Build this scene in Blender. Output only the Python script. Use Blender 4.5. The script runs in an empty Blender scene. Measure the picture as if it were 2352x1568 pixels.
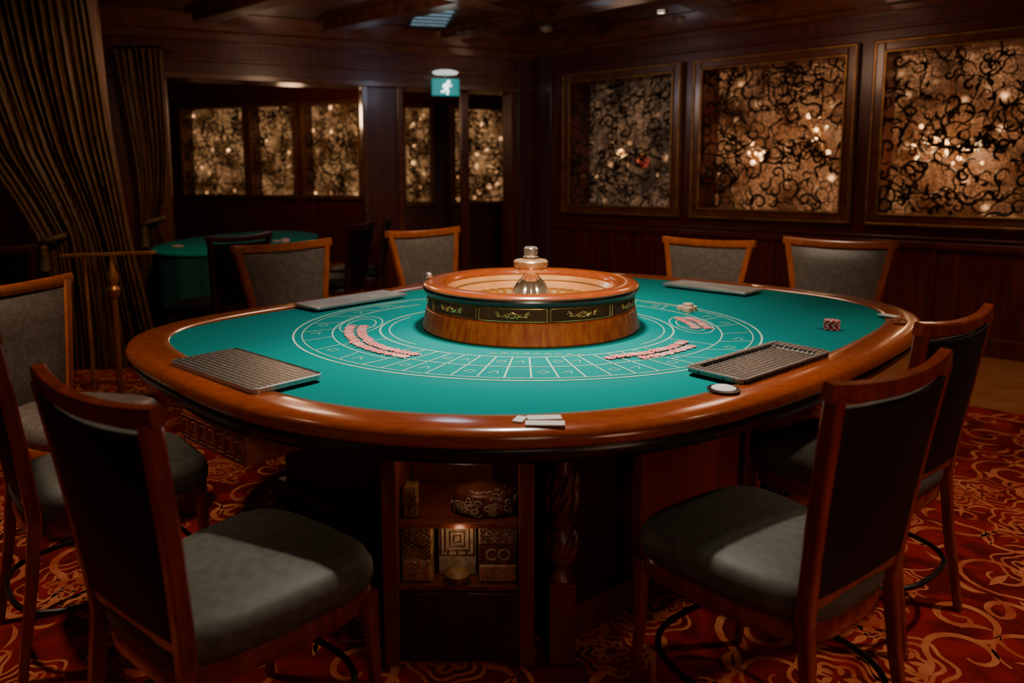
import bpy, bmesh, math, random
from mathutils import Vector, Matrix
random.seed(7)
C = bpy.context.scene.collection
PI = math.pi

# ------------------------------------------------------------------ mesh builder
class MB:
    def __init__(s): s.v = []; s.f = []; s.mi = []; s.cur = 0
    def add(s, vs, fs):
        n = len(s.v); s.v += [tuple(p) for p in vs]; s.f += [tuple(i + n for i in f) for f in fs]; s.mi += [s.cur]*len(fs)
    def obox(s, c, ax, ay, az):
        c, ax, ay, az = map(Vector, (c, ax, ay, az))
        vs = [c + ax*i + ay*j + az*k for k in (-1, 1) for j in (-1, 1) for i in (-1, 1)]
        s.add(vs, [(0,1,3,2),(4,6,7,5),(0,4,5,1),(2,3,7,6),(0,2,6,4),(1,5,7,3)])
    def box(s, x0, x1, y0, y1, z0, z1):
        s.obox(((x0+x1)/2,(y0+y1)/2,(z0+z1)/2), ((x1-x0)/2,0,0), (0,(y1-y0)/2,0), (0,0,(z1-z0)/2))
    def loft(s, rings, cap0=True, cap1=True, closed=True, loop=False):
        n = len(rings[0]); vs = [p for r in rings for p in r]; fs = []
        m = len(rings)
        for i in range(m if loop else m-1):
            i2 = (i+1) % m
            for j in range(n if closed else n-1):
                k = (j+1) % n
                fs.append((i*n+j, i*n+k, i2*n+k, i2*n+j))
        if not loop:
            if cap0: fs.append(tuple(range(n)))
            if cap1: fs.append(tuple((m-1)*n+j for j in range(n)))
        s.add(vs, fs)
    def tube(s, pts, r, n=8, closed=False, flat=1.0, cap=True):
        pts = [Vector(p) for p in pts]; m = len(pts); rings = []
        up = None
        for i, p in enumerate(pts):
            if closed: t = pts[(i+1) % m] - pts[i-1]
            else: t = pts[min(i+1, m-1)] - pts[max(i-1, 0)]
            t.normalize()
            if up is None:
                up = Vector((0,0,1)) if abs(t.z) < .9 else Vector((0,1,0))
            a = t.cross(up)
            if a.length < 1e-6: a = t.cross(Vector((1,0,0)))
            a.normalize(); b = a.cross(t); b.normalize(); up = b
            rr = r(i/(m-1)) if callable(r) else r
            rings.append([p + a*math.cos(2*PI*k/n)*rr + b*math.sin(2*PI*k/n)*rr*flat for k in range(n)])
        s.loft(rings, cap, cap, True, closed)
    def bar(s, pts, w, h, side):
        pts = [Vector(p) for p in pts]; m = len(pts); rings = []
        for i, p in enumerate(pts):
            t = (pts[min(i+1, m-1)] - pts[max(i-1, 0)]).normalized()
            a = Vector(side(i/(m-1)) if callable(side) else side); a = (a - t*a.dot(t)).normalized()
            b = t.cross(a)
            ww = w(i/(m-1)) if callable(w) else w; hh = h(i/(m-1)) if callable(h) else h
            q = .72
            rings.append([p + a*ww*x + b*hh*y for x, y in ((-1,-q),(-q,-1),(q,-1),(1,-q),(1,q),(q,1),(-q,1),(-1,q))])
        s.loft(rings)
    def lathe(s, prof, n=48, c=(0,0), cap0=True, cap1=True, loop=False):
        rings = [[(c[0]+r*math.cos(2*PI*k/n), c[1]+r*math.sin(2*PI*k/n), z) for k in range(n)] for r, z in prof]
        s.loft(rings, cap0, cap1, True, loop)
    def ball(s, c, r, n=12, sz=1.0):
        c = Vector(c)
        s.lathe_at([(max(r*math.sin(PI*i/8), r*.02), -r*sz*math.cos(PI*i/8)) for i in range(9)], c, n)
    def lathe_at(s, prof, c, n=16):
        rings = [[(c[0]+r*math.cos(2*PI*k/n), c[1]+r*math.sin(2*PI*k/n), c[2]+z) for k in range(n)] for r, z in prof]
        s.loft(rings)
    def build(s, name, mat, parent=None, smooth=True, off=(0,0,0), bevel=0, ang=35):
        me = bpy.data.meshes.new(name)
        me.from_pydata([(p[0]-off[0], p[1]-off[1], p[2]-off[2]) for p in s.v], [], s.f)
        mats = mat if isinstance(mat, (list, tuple)) else [mat]
        if len(mats) > 1: me.polygons.foreach_set('material_index', s.mi)
        bm = bmesh.new(); bm.from_mesh(me)
        bmesh.ops.recalc_face_normals(bm, faces=bm.faces)
        bm.to_mesh(me); bm.free()
        for m_ in mats: me.materials.append(m_)
        if smooth:
            for p in me.polygons: p.use_smooth = True
            try: me.set_sharp_from_angle(angle=math.radians(ang))
            except Exception: pass
        o = bpy.data.objects.new(name, me); C.objects.link(o)
        if parent: o.parent = parent
        if bevel:
            b = o.modifiers.new('bevel', 'BEVEL'); b.width = bevel; b.segments = 2; b.limit_method = 'ANGLE'
        return o

def tag(o, label=None, cat=None, group=None, kind=None):
    if label: o['label'] = label
    if cat: o['category'] = cat
    if group: o['group'] = group
    if kind: o['kind'] = kind
    return o
def thing(name, label, cat, loc=(0,0,0), rz=0, group=None):
    o = bpy.data.objects.new(name, None); C.objects.link(o); o.empty_display_size = .1
    o.location = loc; o.rotation_euler = (0,0,rz)
    return tag(o, label, cat, group)
def copy_tree(o, parent=None):
    c = o.copy(); C.objects.link(c); c.parent = parent
    for ch in list(o.children): copy_tree(ch, c)
    return c

# ------------------------------------------------------------------ materials
def base(name):
    m = bpy.data.materials.new(name); m.use_nodes = True
    return m, m.node_tree, m.node_tree.nodes['Principled BSDF']
def N(nt, t, **kw):
    n = nt.nodes.new(t)
    for k, v in kw.items():
        if hasattr(n, k): setattr(n, k, v)
        else: n.inputs[k].default_value = v
    return n
def math_(nt, op, a, b=None, c=None):
    n = nt.nodes.new('ShaderNodeMath'); n.operation = op
    for i, x in enumerate((a, b, c)):
        if x is None: continue
        if isinstance(x, (int, float)): n.inputs[i].default_value = x
        else: nt.links.new(x, n.inputs[i])
    return n.outputs[0]
def mixc(nt, f, a, b):
    n = nt.nodes.new('ShaderNodeMix'); n.data_type = 'RGBA'
    for idx, x in ((0, f), (6, a), (7, b)):
        if isinstance(x, (int, float)): n.inputs[idx].default_value = x
        elif isinstance(x, tuple): n.inputs[idx].default_value = (*x[:3], 1)
        else: nt.links.new(x, n.inputs[idx])
    return n.outputs[2]
def coords(nt, stretch=(1,1,1)):
    tc = nt.nodes.new('ShaderNodeTexCoord'); mp = nt.nodes.new('ShaderNodeMapping')
    mp.inputs['Scale'].default_value = stretch
    nt.links.new(tc.outputs['Object'], mp.inputs['Vector'])
    return mp.outputs[0]
def M(name, c1, c2, scale=8, rough=.5, metal=0, stretch=(1,1,1), bump=0, coat=0, lo=.35, hi=.65, spec=.5, detail=4):
    m, nt, b = base(name)
    v = coords(nt, stretch)
    nz = N(nt, 'ShaderNodeTexNoise'); nz.inputs['Scale'].default_value = scale; nz.inputs['Detail'].default_value = detail
    nt.links.new(v, nz.inputs['Vector'])
    rp = nt.nodes.new('ShaderNodeValToRGB')
    rp.color_ramp.elements[0].position = lo; rp.color_ramp.elements[0].color = (*c1, 1)
    rp.color_ramp.elements[1].position = hi; rp.color_ramp.elements[1].color = (*c2, 1)
    nt.links.new(nz.outputs[0], rp.inputs[0]); nt.links.new(rp.outputs[0], b.inputs['Base Color'])
    b.inputs['Roughness'].default_value = rough; b.inputs['Metallic'].default_value = metal
    b.inputs['Specular IOR Level'].default_value = spec
    b.inputs['Coat Weight'].default_value = coat; b.inputs['Coat Roughness'].default_value = .12
    if bump:
        bp = nt.nodes.new('ShaderNodeBump'); bp.inputs['Strength'].default_value = bump; bp.inputs['Distance'].default_value = .01
        nt.links.new(nz.outputs[0], bp.inputs['Height']); nt.links.new(bp.outputs[0], b.inputs['Normal'])
    return m
def E(name, c1, c2, strength, scale=6):
    m = M(name, c1, c2, scale, .3)
    nt = m.node_tree; b = nt.nodes['Principled BSDF']
    rp = [n for n in nt.nodes if n.type == 'VALTORGB'][0]
    nt.links.new(rp.outputs[0], b.inputs['Emission Color']); b.inputs['Emission Strength'].default_value = strength
    return m

wood_rim = M('polished orange wood', (.230,.036,.006), (.36,.072,.012), 9, .2, stretch=(2,7,12), coat=.5, detail=8, lo=.25, hi=.75)
wood_chair = M('chair orange wood', (.46,.095,.016), (.64,.160,.030), 6, .25, stretch=(5,5,1), coat=.4)
wood_red = M('chair red wood', (.135,.0155,.005), (.23,.032,.009), 6, .26, stretch=(6,6,1), coat=.3)
wood_wall = M('wall mahogany', (.060,.0098,.0065), (.12,.018,.012), 4, .34, stretch=(8,8,.6), coat=.1)
wood_trim = M('trim mahogany', (.095,.025,.009), (.16,.046,.017), 4, .28, stretch=(2,2,8), coat=.3)
wood_ceil = M('ceiling wood', (.065,.022,.009), (.12,.042,.017), 3, .16, stretch=(1,6,1), coat=.5)
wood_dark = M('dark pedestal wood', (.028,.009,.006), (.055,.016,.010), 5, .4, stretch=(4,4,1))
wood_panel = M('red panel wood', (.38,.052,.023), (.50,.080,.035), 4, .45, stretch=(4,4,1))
wood_case = M('cabinet wood', (.115,.022,.009), (.18,.038,.014), 5, .35, stretch=(6,6,1))
wood_floor = M('floor boards', (.26,.09,.028), (.40,.15,.048), 4, .35, stretch=(1,8,1))
black_pad = M('black padding', (.012,.008,.007), (.026,.016,.013), 20, .3)
gilt = M('dull gilt', (.22,.11,.035), (.40,.22,.075), 12, .38, metal=.7)
gold = M('bright gold', (.75,.46,.14), (.9,.60,.22), 15, .28, metal=.8)
brass = M('stand brass', (.50,.22,.06), (.70,.35,.11), 10, .35, metal=.6)
chrome = M('spindle silver brass', (.70,.61,.48), (.95,.87,.72), 14, .14, metal=.8)
steel = M('brushed steel', (.42,.42,.42), (.6,.6,.6), 10, .35, metal=.85, stretch=(1,20,1))
greylid = M('grey lid', (.34,.35,.35), (.45,.46,.46), 14, .4, metal=.4)
black_iron = M('scroll iron', (.014,.008,.004), (.038,.019,.009), 12, .45)
dark_metal = M('dark metal rail', (.03,.025,.022), (.06,.05,.045), 12, .3, metal=.7)
fabric_dark = M('charcoal seat fabric', (.057,.053,.043), (.082,.077,.063), 40, .62, bump=.06)
fabric_back = M('black back leather', (.0065,.0065,.006), (.011,.0105,.0095), 9, .6, bump=.03, spec=.2)
white_card = M('white card', (.72,.70,.66), (.82,.80,.76), 10, .5)
ivory = M('ivory', (.42,.31,.19), (.56,.42,.28), 30, .4)
aged_print = M('aged print', (.20,.135,.075), (.36,.27,.17), 60, .5)
line_mat = M('printed line', (.42,.66,.50), (.58,.78,.6), 30, .7)
yellow_line = M('printed yellow', (.55,.6,.25), (.65,.68,.35), 30, .7)
curtain_mat = M('bronze drapery', (.042,.016,.0045), (.14,.056,.015), 9, .5, stretch=(8,8,.4), spec=.35)
rope_mat = M('rope', (.08,.045,.016), (.14,.08,.03), 40, .6)
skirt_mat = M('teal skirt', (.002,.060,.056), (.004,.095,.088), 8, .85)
carve_mat = M('carved wood', (.20,.042,.020), (.38,.085,.038), 25, .4, bump=.4)
carve_mid = M('carved brown wood', (.07,.018,.009), (.20,.048,.022), 25, .35, bump=.4)
carve_dark = M('carved dark wood', (.045,.016,.009), (.15,.042,.020), 25, .35, bump=.4)
gilt_box = M('gilt painted', (.12,.058,.02), (.34,.19,.07), 25, .5)
base_wood = M('wheel base wood', (.34,.045,.007), (.58,.130,.020), 6, .38, stretch=(9,9,1.5), detail=7)
bowl_wood = M('bowl wood', (.46,.16,.04), (.66,.28,.08), 6, .25, coat=.4)
bowl_gold = M('pocket track', (.5,.3,.10), (.75,.5,.2), 30, .3, metal=.5)
band_mat = M('wheel band', (.048,.016,.006), (.085,.033,.012), 12, .5, spec=.2)
copper = M('copper collar', (.66,.36,.18), (.85,.52,.28), 60, .28, metal=.6)
bulb_mat = E('bulb glow', (1,.50,.18), (1,.62,.28), 3)
red_glow = E('red glow', (.7,.05,.03), (.9,.12,.07), .3)
down_glow = E('downlight glow', (1,.78,.55), (1,.85,.65), 3)
cool_glow = E('cool glow', (.30,.50,.60), (.42,.62,.70), .55)  # bluish ceiling reflection put in as emission
exit_teal = E('exit teal', (.0,.20,.20), (.005,.28,.27), .8)
exit_white = E('exit white', (.75,1,.92), (.95,1,1), 2.4)

def leather():
    m, nt, b = base('grey damask leather')
    v = coords(nt)
    a = N(nt, 'ShaderNodeTexNoise'); a.inputs['Scale'].default_value = 22; a.inputs['Detail'].default_value = 2; a.inputs['Distortion'].default_value = 2.2
    nt.links.new(v, a.inputs['Vector'])
    s = math_(nt, 'GREATER_THAN', a.outputs[0], .52)
    col = mixc(nt, s, (.175,.145,.122), (.225,.187,.160))
    nt.links.new(col, b.inputs['Base Color']); b.inputs['Roughness'].default_value = .34
    bp = N(nt, 'ShaderNodeBump'); bp.inputs['Strength'].default_value = .10; nt.links.new(a.outputs[0], bp.inputs['Height']); nt.links.new(bp.outputs[0], b.inputs['Normal'])
    return m
leather_mat = leather()
def felt():
    m, nt, b = base('teal felt')
    v = coords(nt)
    a = N(nt, 'ShaderNodeTexNoise'); a.inputs['Scale'].default_value = 260; a.inputs['Detail'].default_value = 3
    nt.links.new(v, a.inputs['Vector'])
    col = mixc(nt, a.outputs[0], (.000,.172,.166), (.001,.250,.240))
    nt.links.new(col, b.inputs['Base Color']); b.inputs['Roughness'].default_value = .95; b.inputs['Specular IOR Level'].default_value = .05
    return m
felt_mat = felt()
def carpet_m():
    m, nt, b = base('red carpet pile')
    v = coords(nt)
    fine = N(nt, 'ShaderNodeTexNoise'); fine.inputs['Scale'].default_value = 140; nt.links.new(v, fine.inputs['Vector'])
    patch = N(nt, 'ShaderNodeTexNoise'); patch.inputs['Scale'].default_value = 5; patch.inputs['Distortion'].default_value = 1.5; nt.links.new(v, patch.inputs['Vector'])
    f = N(nt, 'ShaderNodeMapRange'); f.inputs['From Min'].default_value = .38; f.inputs['From Max'].default_value = .62; nt.links.new(patch.outputs[0], f.inputs['Value'])
    red = mixc(nt, f.outputs[0], (.13,.006,.006), (.37,.018,.013))
    red2 = mixc(nt, math_(nt, 'MULTIPLY', fine.outputs[0], .5), red, (.08,.004,.005))
    nt.links.new(red2, b.inputs['Base Color']); b.inputs['Roughness'].default_value = .95; b.inputs['Specular IOR Level'].default_value = .1
    bp = N(nt, 'ShaderNodeBump'); bp.inputs['Strength'].default_value = .3; bp.inputs['Distance'].default_value = .004
    nt.links.new(fine.outputs[0], bp.inputs['Height']); nt.links.new(bp.outputs[0], b.inputs['Normal'])
    return m
carpet_mat = carpet_m()
carpet_gold = M('carpet gold pile', (.38,.050,.022), (.66,.23,.10), 9, .95, spec=.1, lo=.3, hi=.7)
def glass_m(name, dark, amber, strength, spot, sc=3.2, albedo=.6):
    m, nt, b = base(name)
    v = coords(nt)
    a = N(nt, 'ShaderNodeTexNoise'); a.inputs['Scale'].default_value = sc; a.inputs['Detail'].default_value = 3; nt.links.new(v, a.inputs['Vector'])
    g = N(nt, 'ShaderNodeTexNoise'); g.inputs['Scale'].default_value = 60; g.inputs['Detail'].default_value = 3; nt.links.new(v, g.inputs['Vector'])
    rp = N(nt, 'ShaderNodeValToRGB'); rp.color_ramp.elements[0].position = .40; rp.color_ramp.elements[0].color = (*dark, 1)
    rp.color_ramp.elements[1].position = .66; rp.color_ramp.elements[1].color = (*amber, 1)
    nt.links.new(a.outputs[0], rp.inputs[0])
    gr = math_(nt, 'POWER', math_(nt, 'MULTIPLY', g.outputs[0], 1.9), 3.0)
    vs = N(nt, 'ShaderNodeVectorMath'); vs.operation = 'SCALE'; nt.links.new(rp.outputs[0], vs.inputs[0]); nt.links.new(gr, vs.inputs['Scale'])
    vo = N(nt, 'ShaderNodeTexVoronoi'); vo.inputs['Scale'].default_value = 6.5; nt.links.new(v, vo.inputs['Vector'])  # scattered bulbs behind the glass, painted as glowing spots in its emission
    sp = N(nt, 'ShaderNodeMapRange'); sp.inputs['From Min'].default_value = .34; sp.inputs['From Max'].default_value = .03
    nt.links.new(vo.outputs['Distance'], sp.inputs['Value'])
    sep = N(nt, 'ShaderNodeSeparateColor'); nt.links.new(vo.outputs['Color'], sep.inputs[0])
    on = math_(nt, 'POWER', sep.outputs[0], 2.2)
    am = math_(nt, 'MULTIPLY', math_(nt, 'MULTIPLY', math_(nt, 'POWER', sp.outputs[0], 2.4), on), spot)
    sc2 = N(nt, 'ShaderNodeVectorMath'); sc2.operation = 'SCALE'; sc2.inputs[0].default_value = (1,.48,.20); nt.links.new(am, sc2.inputs['Scale'])
    ad = N(nt, 'ShaderNodeVectorMath'); ad.operation = 'ADD'; nt.links.new(vs.outputs[0], ad.inputs[0]); nt.links.new(sc2.outputs[0], ad.inputs[1])
    nt.links.new(ad.outputs[0], b.inputs['Emission Color']); b.inputs['Emission Strength'].default_value = strength
    al = N(nt, 'ShaderNodeVectorMath'); al.operation = 'SCALE'; al.inputs['Scale'].default_value = albedo
    mx = mixc(nt, math_(nt, 'POWER', math_(nt, 'MULTIPLY', g.outputs[0], 1.5), 3.0), tuple(c*.2 for c in amber), amber); nt.links.new(mx, al.inputs[0])
    nt.links.new(al.outputs[0], b.inputs['Base Color']); b.inputs['Roughness'].default_value = .4
    return m
glass_warm = glass_m('backlit amber glass', (.036,.013,.005), (.38,.155,.060), .60, 6, albedo=.85)
glass_dim = glass_m('backlit dim glass', (.022,.016,.010), (.20,.105,.055), .62, 3.5)
glass_gold = glass_m('backlit golden glass', (.075,.030,.009), (.46,.22,.085), .8, 11)
def perforated():
    m, nt, b = base('perforated black metal')
    v = coords(nt, (62, 62, 0))
    vo = N(nt, 'ShaderNodeTexVoronoi'); vo.inputs['Scale'].default_value = 1; vo.inputs['Randomness'].default_value = .12
    nt.links.new(v, vo.inputs['Vector'])
    hole = math_(nt, 'LESS_THAN', vo.outputs['Distance'], .44)
    nt.links.new(mixc(nt, hole, (.26,.24,.21), (.010,.009,.008)), b.inputs['Base Color'])
    nt.links.new(math_(nt, 'SUBTRACT', .6, math_(nt, 'MULTIPLY', hole, .5)), b.inputs['Metallic'])
    b.inputs['Roughness'].default_value = .4; b.inputs['Specular IOR Level'].default_value = .3
    return m
perf_mat = perforated()
def chip_m(name, c1, c2, n=8):
    m, nt, b = base(name)
    tc = nt.nodes.new('ShaderNodeTexCoord')
    g = N(nt, 'ShaderNodeTexGradient'); g.gradient_type = 'RADIAL'; nt.links.new(tc.outputs['Object'], g.inputs['Vector'])
    s = math_(nt, 'GREATER_THAN', math_(nt, 'FRACT', math_(nt, 'MULTIPLY', g.outputs['Fac'], n)), .6)
    nt.links.new(mixc(nt, s, c1, c2), b.inputs['Base Color']); b.inputs['Roughness'].default_value = .55
    return m
chip_pink = chip_m('pink chip', (.58,.045,.055), (.80,.50,.44))
chip_pale = chip_m('pale chip', (.66,.22,.21), (.80,.58,.52))
chip_red = chip_m('red chip', (.45,.03,.04), (.75,.55,.5))
chip_tan = chip_m('tan chip', (.62,.40,.26), (.80,.66,.5))

# ------------------------------------------------------------------ camera
cam_d = bpy.data.cameras.new('camera'); cam = bpy.data.objects.new('camera', cam_d); C.objects.link(cam)
cam.location = (0,0,1.33); cam.rotation_euler = (math.radians(82.5), 0, 0)
cam_d.sensor_width = 36; cam_d.lens = 36*1700/2352; cam_d.shift_y = -157/2352
cam_d.dof.use_dof = True; cam_d.dof.focus_distance = 2.3; cam_d.dof.aperture_fstop = 2.0
bpy.context.scene.camera = cam

# ------------------------------------------------------------------ setting
ZC = 2.78
mb = MB(); mb.box(-7, 7, -1, 14, -.06, 0); tag(mb.build('floor', wood_floor, smooth=False), kind='structure')
class Wall:
    def __init__(s, o, d, n): s.o = Vector((*o,0)); s.d = Vector((*d,0)).normalized(); s.n = Vector((*n,0)).normalized()
    def P(s, a, z, dep=0): return s.o + s.d*a + s.n*dep + Vector((0,0,z))
    def box(s, mb, s0, s1, z0, z1, d0, d1):
        mb.obox(s.P((s0+s1)/2, (z0+z1)/2, (d0+d1)/2), s.d*(s1-s0)/2, s.n*(d1-d0)/2, (0,0,(z1-z0)/2))
CR = (.235, 8.13)
WR = Wall(CR, (.765,-.644), (.644,.765))
WL = Wall(CR, (-.933,-.361), (-.361,.933))
WA = Wall((-6.3,12.6), (.945,-.327), (.327,.945))
WB = Wall((-1.95,10.45), (.969,.247), (-.247,.969))

def scroll_pts(cx, cy, R, rnd, turns=(1.15,1.7), n=26, tail=8):
    a0 = rnd.uniform(0, 2*PI); sg = rnd.choice((-1,1)); tn = rnd.uniform(*turns); pl = []
    for q in range(n):
        t = q/(n-1); r = R*(.16+.84*t); a = a0 + sg*tn*2*PI*t
        pl.append((cx+r*math.cos(a), cy+r*math.sin(a)))
    tx, ty = pl[-1][0]-pl[-2][0], pl[-1][1]-pl[-2][1]; l = math.hypot(tx, ty); tx /= l; ty /= l
    for q in range(1, tail+1):
        ang = -sg*.22*q; c, s_ = math.cos(ang), math.sin(ang)
        x, y = pl[-1]; pl.append((x+(tx*c-ty*s_)*R*.2, y+(tx*s_+ty*c)*R*.2))
    return pl
def flat_ribbon(mb, pl, wf, z):
    m = len(pl); L = []
    for i, (x, y) in enumerate(pl):
        tx = pl[min(i+1,m-1)][0]-pl[max(i-1,0)][0]; ty = pl[min(i+1,m-1)][1]-pl[max(i-1,0)][1]
        l = math.hypot(tx, ty) or 1; w = wf(i/(m-1))/2
        L.append([(x-ty/l*w, y+tx/l*w, z), (x+ty/l*w, y-tx/l*w, z)])
    mb.loft(L, False, False, False)

# carpet with woven scroll pattern
e = Vector((2.71,4.11)); dr = Vector((-.765,.644))
p1 = e - dr*3.2; p2 = e + dr*3.55
wa, wb = WL.P(.35,0,-.22), WL.P(6.2,0,-.22)
pts = [(-6.15,-.9), (p1.x,-.9), (p1.x,p1.y), (p2.x,p2.y), (wa.x-.35,wa.y-.35), (wb.x,wb.y), (-6.15,wb.y)]
mb = MB(); mb.loft([[(x,y,0) for x,y in pts], [(x,y,.008) for x,y in pts]])
mb.cur = 1
rnd = random.Random(42)
def on_carpet(x, y):
    nrm = Vector((.644,.765)); return (Vector((x,y))-e).dot(nrm) < -.18 and -3.6 < x < 4.2
cell = .22
y = .75
while y < 6.1:
    x = -3.5
    while x < 4.0:
        cx, cy = x+rnd.uniform(-.07,.07), y+rnd.uniform(-.07,.07)
        if on_carpet(cx, cy) and abs(cx) < .85*cy+.5:
            R = rnd.uniform(.06,.145); kind = rnd.random()
            if kind < .58:
                wd = rnd.uniform(.011,.022)
                flat_ribbon(mb, scroll_pts(cx, cy, R, rnd, (.7,1.5), 24, 9), lambda t: wd*(.35+.9*math.sin(PI*min(1,t*.95+.05))), .0085)
            else:   # medallion flower: scalloped rings and petals
                wd = rnd.uniform(.008,.013); k_ = rnd.choice((5,6,7,8)); ph = rnd.uniform(0,6)
                for rr, am in ((1.0,.10),(.74,.10),(.46,.16)):
                    flat_ribbon(mb, [(cx+R*rr*(1+am*math.cos(k_*t+ph))*math.cos(t), cy+R*rr*(1+am*math.cos(k_*t+ph))*math.sin(t)) for t in [2*PI*q/40 for q in range(41)]], lambda t: wd, .0086)
                for q in range(k_):
                    a = 2*PI*q/k_+ph
                    flat_ribbon(mb, [(cx+R*(.12+.34*t)*math.cos(a+.4*t), cy+R*(.12+.34*t)*math.sin(a+.4*t)) for t in [i/6 for i in range(7)]], lambda t: .018*math.sin(PI*t)+.002, .0087)
            for _ in range(3):   # leaves
                a = rnd.uniform(0, 2*PI); lx, ly = cx+R*1.1*math.cos(a), cy+R*1.1*math.sin(a); b = a+rnd.uniform(-1.2,1.2); ln = rnd.uniform(.05,.13); cv = rnd.uniform(-1.6,1.6)
                lw = rnd.uniform(.012,.028)
                flat_ribbon(mb, [(lx+ln*t*math.cos(b+cv*t), ly+ln*t*math.sin(b+cv*t)) for t in [i/8 for i in range(9)]], lambda t: lw*math.sin(PI*min(1,t+.02))+.001, .0088)
        x += cell
    y += cell
tag(mb.build('carpet', [carpet_mat, carpet_gold], smooth=False), 'red carpet with golden scroll pattern covering the floor', 'carpet')

# ceiling with beams
mb = MB(); mb.box(-7, 7, -1, 14, ZC, ZC+.06)
tag(mb.build('ceiling', wood_ceil, smooth=False), kind='structure')
k = 1
def trim(f, m=wood_trim, bevel=.006):
    global k
    mb = MB(); f(mb); o = mb.build('trim_%d' % k, m, smooth=False, bevel=bevel); tag(o, kind='structure'); k += 1
    return o
for off in (-.9, -1.9, -2.9):
    trim(lambda q: (WR.box(q, -1.5, 7, ZC-.09, ZC, off-.09, off+.09), WR.box(q, -1.5, 7, ZC-.035, ZC, off-.15, off+.15)), wood_ceil)
for off in (.9, 2.2, 3.5):
    trim(lambda q: q.obox(WR.P(off, ZC-.05, -2.6), WR.d*.08, WR.n*2.6, (0,0,.05)), wood_ceil)

# right wall with three windows
wins = [(.50,1.69), (1.96,3.21), (3.48,4.78)]
Z0, Z1 = 1.02, 2.28
mb = MB()
WR.box(mb, 0, 7.5, 0, Z0, 0, .4); WR.box(mb, 0, 7.5, Z1, ZC, 0, .4)
edges = [0] + [x for w in wins for x in w] + [7.5]
for i in range(0, len(edges), 2): WR.box(mb, edges[i], edges[i+1], Z0, Z1, 0, .4)
tag(mb.build('wall_right', wood_wall, smooth=False), kind='structure')
trim(lambda q: (WR.box(q, 0, 7.5, 2.62, ZC, -.10, 0), WR.box(q, 0, 7.5, 2.57, 2.62, -.05, 0)))
trim(lambda q: WR.box(q, 0, 7.5, 2.44, 2.47, -.03, 0), wood_wall)
trim(lambda q: (WR.box(q, 0, 7.5, .78, .83, -.035, 0), WR.box(q, 0, 7.5, .85, .865, -.02, 0)), wood_wall)
def wains(q):
    s = .15
    while s < 7.2:
        WR.box(q, s, s+.05, .14, .78, -.02, 0); s += .62
trim(wains, wood_wall)
mb = MB(); WR.box(mb, 0, 7.5, 0, .14, -.03, 0)
tag(mb.build('baseboard_right', wood_wall, smooth=False, bevel=.006), kind='structure')

def scrolls(w, h, seed, cell, width):
    rnd = random.Random(seed); out = []
    cl = lambda pl: [(min(max(x, .004), w-.004), min(max(y, .004), h-.004)) for x, y in pl]
    nx, ny = round(w/cell), round(h/cell)
    for i in range(nx):
        for j in range(ny):
            cx, cy = (i+.5+rnd.uniform(-.4,.4))*w/nx, (j+.5+rnd.uniform(-.4,.4))*h/ny; R = cell*rnd.uniform(.25,.75)
            out.append((cl(scroll_pts(cx, cy, R, rnd, (.4,1.3), 18, rnd.randint(4,12))), width*rnd.uniform(.5,1.3)))
    for i in range(int(46*w/1.2)):   # wandering angular branches with short twigs
        x, y, a, cv = rnd.uniform(0,w), rnd.uniform(0,h), rnd.uniform(0,6.28), 0; pl = []
        for q in range(26):
            pl.append((x,y)); cv = .7*cv + rnd.uniform(-.18,.18); a += cv
            if rnd.random() < .14: a += rnd.choice((-1,1))*rnd.uniform(.7,1.3)
            x += .020*math.cos(a); y += .020*math.sin(a)
            if q % 5 == 2:
                b = a+rnd.choice((-1,1))*rnd.uniform(.6,1.2); c2 = rnd.uniform(-1.6,1.6); ln = rnd.uniform(.04,.09)
                out.append((cl([(x+ln*t*math.cos(b+c2*t), y+ln*t*math.sin(b+c2*t)) for t in [z/5 for z in range(6)]]), width*rnd.uniform(.6,1.6)))
        out.append((cl(pl), width*rnd.uniform(.45,.9)))
    return out
wn = 1
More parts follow.
